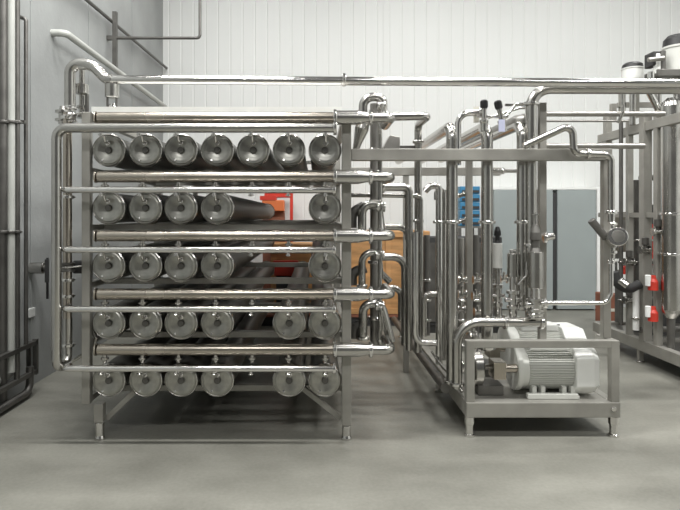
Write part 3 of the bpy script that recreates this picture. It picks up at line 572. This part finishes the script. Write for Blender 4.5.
# ------------------------------------------------------------------ background store
def crate(x0,x1,y0,y1,z0,z1,lab,m='wood'):
    t = thing('wooden_crate',lab,'crate',((x0+x1)/2,(y0+y1)/2,z0))
    MB().box(x0,x1,y0,y1,z0,z1).build('panel',m,t)
    f = MB(); 
    n = max(2,int((x1-x0)/.5)+1)
    for i in range(n):
        X = x0+.04+(x1-x0-.08)*i/(n-1); f.box(X-.04,X+.04,y0-.02,y0,z0,z1)
    for z in (z0+.04,z1-.04): f.box(x0,x1,y0-.035,y0-.018,z-.04,z+.04)
    f.build('batten',m,t,bevel=.004); return t
crate(.42,1.54,7.6,8.4,.16,1.28,'orange plywood crate standing behind the rack corner valves')
t = thing('equipment_cabinet','dark cabinet glimpsed between the thick vertical pipes','cabinet',(1.88,7.3,0)); MB().box(1.40,2.36,7.1,7.5,.1,1.22).build('cabinet_body','rubber',t,bevel=.01); MB().box(1.44,2.32,7.085,7.1,.15,1.15).build('cabinet_door','dark',t); MB().box(1.43,2.33,7.12,7.48,0,.1).build('plinth','black',t)
for x0,x1,lab in ((.40,1.57,'dark pallet under the orange plywood crate'),(-.9,.30,'dark pallet behind the rack under the small crates')):
    t = thing('pallet',lab,'pallet',((x0+x1)/2,8,0)); 
    for q in (7.58,7.95,8.3): MB().box(x0,x1,q,q+.1,0,.12).build('runner','rubber',t)
    MB().box(x0,x1,7.56,8.42,.12,.155).build('deck','brown',t)
crate(-.62,.28,7.7,8.3,.16,1.10,'wide plywood crate seen through gaps between the rack rows')
MB_ = thing('red_bin','red bin standing before the crates, seen through the rack','bin',(-.40,7.0,.155))
bpy.data.objects.remove(MB_)
t = thing('red_bin','red bin on top of a dark cart, seen through the middle tube gap','bin',(-.30,7.62,.2))
yy = 7.5; MB().box(PX(274,yy),PX(297,yy),yy,yy+.12,PZ(276,yy),PZ(262,yy)).build('bin_body','red',t,bevel=.01); MB().box(PX(273,yy),PX(298,yy),yy-.01,yy+.13,PZ(263,yy),PZ(261,yy)).build('rim','red',t)
MB().box(PX(276,yy),PX(295,yy),yy+.02,yy+.1,0,PZ(276,yy)).build('cart','rubber',t)
yy = 8.5
t = thing('storage_shelf','red uprighted storage shelf by the back wall, behind the tubes','shelf',(PX(270,yy),yy,0))
for px in (266,291.5): MB().bar(P(px,307,yy)*1.0,P(px,186,yy),.045).build('upright','red',t)
for y in (195,240): MB().box(PX(266,yy),PX(291,yy),yy,yy+.5,PZ(y+2,yy),PZ(y-2,yy)).build('shelf_board','red',t)
for a,b,y0,y1,m,lab in ((262,284,200,211,'orange','orange carton hanging in view right of the exposed tube side'),):
    t = thing('orange_carton','orange carton beside the red shelf upright, behind the second tube row','box',P(272,211,8.2)); MB().box(PX(a,8.2),PX(b,8.2),8.2,8.45,PZ(y1,8.2),PZ(y0,8.2)).build('carton_body','orange',t,bevel=.01)
    MB().box(PX(a-2,8.2),PX(b-8,8.2),8.19,8.45,PZ(y0,8.2),PZ(y0-4,8.2)).build('lid','red',t)
    MB().box(PX(a,8.2),PX(b,8.2),8.31,8.45,0,PZ(211,8.2)).build('stand','brown',t)
# blue louvred crate stack
for k in range(5):
    y1 = 226-8*k; yy = 7.9; c = tag(None or MB().box(0,1,0,1,0,1).build('tmp','blue'), 'x', 'x'); bpy.data.objects.remove(c)
    t = thing('blue_crate','blue slotted plastic crate between the thick pipes, %s of the stack of five' % ['bottom one','second from bottom','middle one','second from top','top one'][k],'crate',P(470,y1,yy),'stacked blue plastic crates')
    zA, zB = PZ(y1,yy), PZ(y1-8,yy)-.004
    MB().box(PX(460,yy),PX(480,yy),yy,yy+.4,zA,zB).build('shell','blue',t,bevel=.008)
    MB().box(PX(462,yy),PX(479,yy),yy-.012,yy+.0,zA+.02,zA+.055).build('hand_slot','rubber',t)
t = thing('crate_stand','grey steel stand under the stacked blue crates','stand',(PX(470,7.9),7.9,0)); MB().box(PX(459,7.9),PX(481,7.9),7.9,8.3,PZ(226,7.9)-.03,PZ(226,7.9)-.002).build('tabletop','brushed',t)
for X in (PX(460,7.9),PX(480,7.9)):
    for Y in (7.92,8.28): MB().box(X-.02,X+.02,Y-.02,Y+.02,0,PZ(226,7.9)-.03).build('leg','dark',t)
t = thing('carton','brown carton on the floor right of the grey doors','box',(3.95,7.6,0)); MB().box(PX(606,7.6),PX(622,7.6),7.6,7.9,.0,.42).build('carton_body','brown',t,bevel=.01); MB().box(PX(606,7.6),PX(622,7.6),7.595,7.605,.19,.23).build('tape','cream',t)
t = thing('floor_box','grey low box on the floor behind the motors','box',(PX(561,7.6),7.6,0)); MB().box(PX(549,5.2),PX(563,5.2),5.1,5.4,.23,.36).build('box_body','dark',t,bevel=.01); MB().box(PX(550,5.2),PX(562,5.2),5.12,5.38,0,.23).build('box_base','dark',t)
t.location = (PX(556,5.2),5.25,0)
for c_ in t.children: c_.location = c_.location + Vector((PX(561,7.6)-PX(556,5.2), 7.6-5.25, 0))
# ------------------------------------------------------------------ lights
def area(x,y,z,sx,sy,e,rot=(0,0,0),col=(1,.995,.975)):
    l = bpy.data.lights.new('lamp','AREA'); l.shape='RECTANGLE'; l.size=sx; l.size_y=sy; l.energy=e; l.color=col
    o = bpy.data.objects.new('lamp',l); COL.objects.link(o); o.location=(x,y,z); o.rotation_euler=rot; return o
k = 0
for Y, e in ((6.9,58),(4.6,110),(2.6,235),(-1.6,150)):
    for X in (-1.2, 1.8, 4.8):
        k += 1
        t = thing('ceiling_light','long white fluorescent fixture on the ceiling, above the frame of the photo','lamp',(X,Y,CZ-.25),'ceiling fixtures')
        MB().box(X-.85,X+.85,Y-.16,Y+.16,CZ-.22,CZ).build('housing','white',t)
        area(X,Y,CZ-.24,1.6,.28,e)
W = bpy.data.worlds.new('World'); S.world = W; W.use_nodes = True
W.node_tree.nodes['Background'].inputs[0].default_value = (.8,.85,.9,1); W.node_tree.nodes['Background'].inputs[1].default_value = .15
# ------------------------------------------------------------------ camera
cam = bpy.data.cameras.new('camera'); co = bpy.data.objects.new('camera', cam); COL.objects.link(co)
co.location = (0,0,H); co.rotation_euler = (math.pi/2,0,0); cam.sensor_width = 36; cam.lens = 36*F/680
cam.shift_x = (340-CX)/680; cam.shift_y = -(255-CY)/680; cam.clip_end = 60
S.camera = co
S.view_settings.view_transform = 'Standard'; S.view_settings.look = 'None'; S.view_settings.gamma = 1; S.view_settings.use_curve_mapping = False
S.view_settings.exposure = -0.42
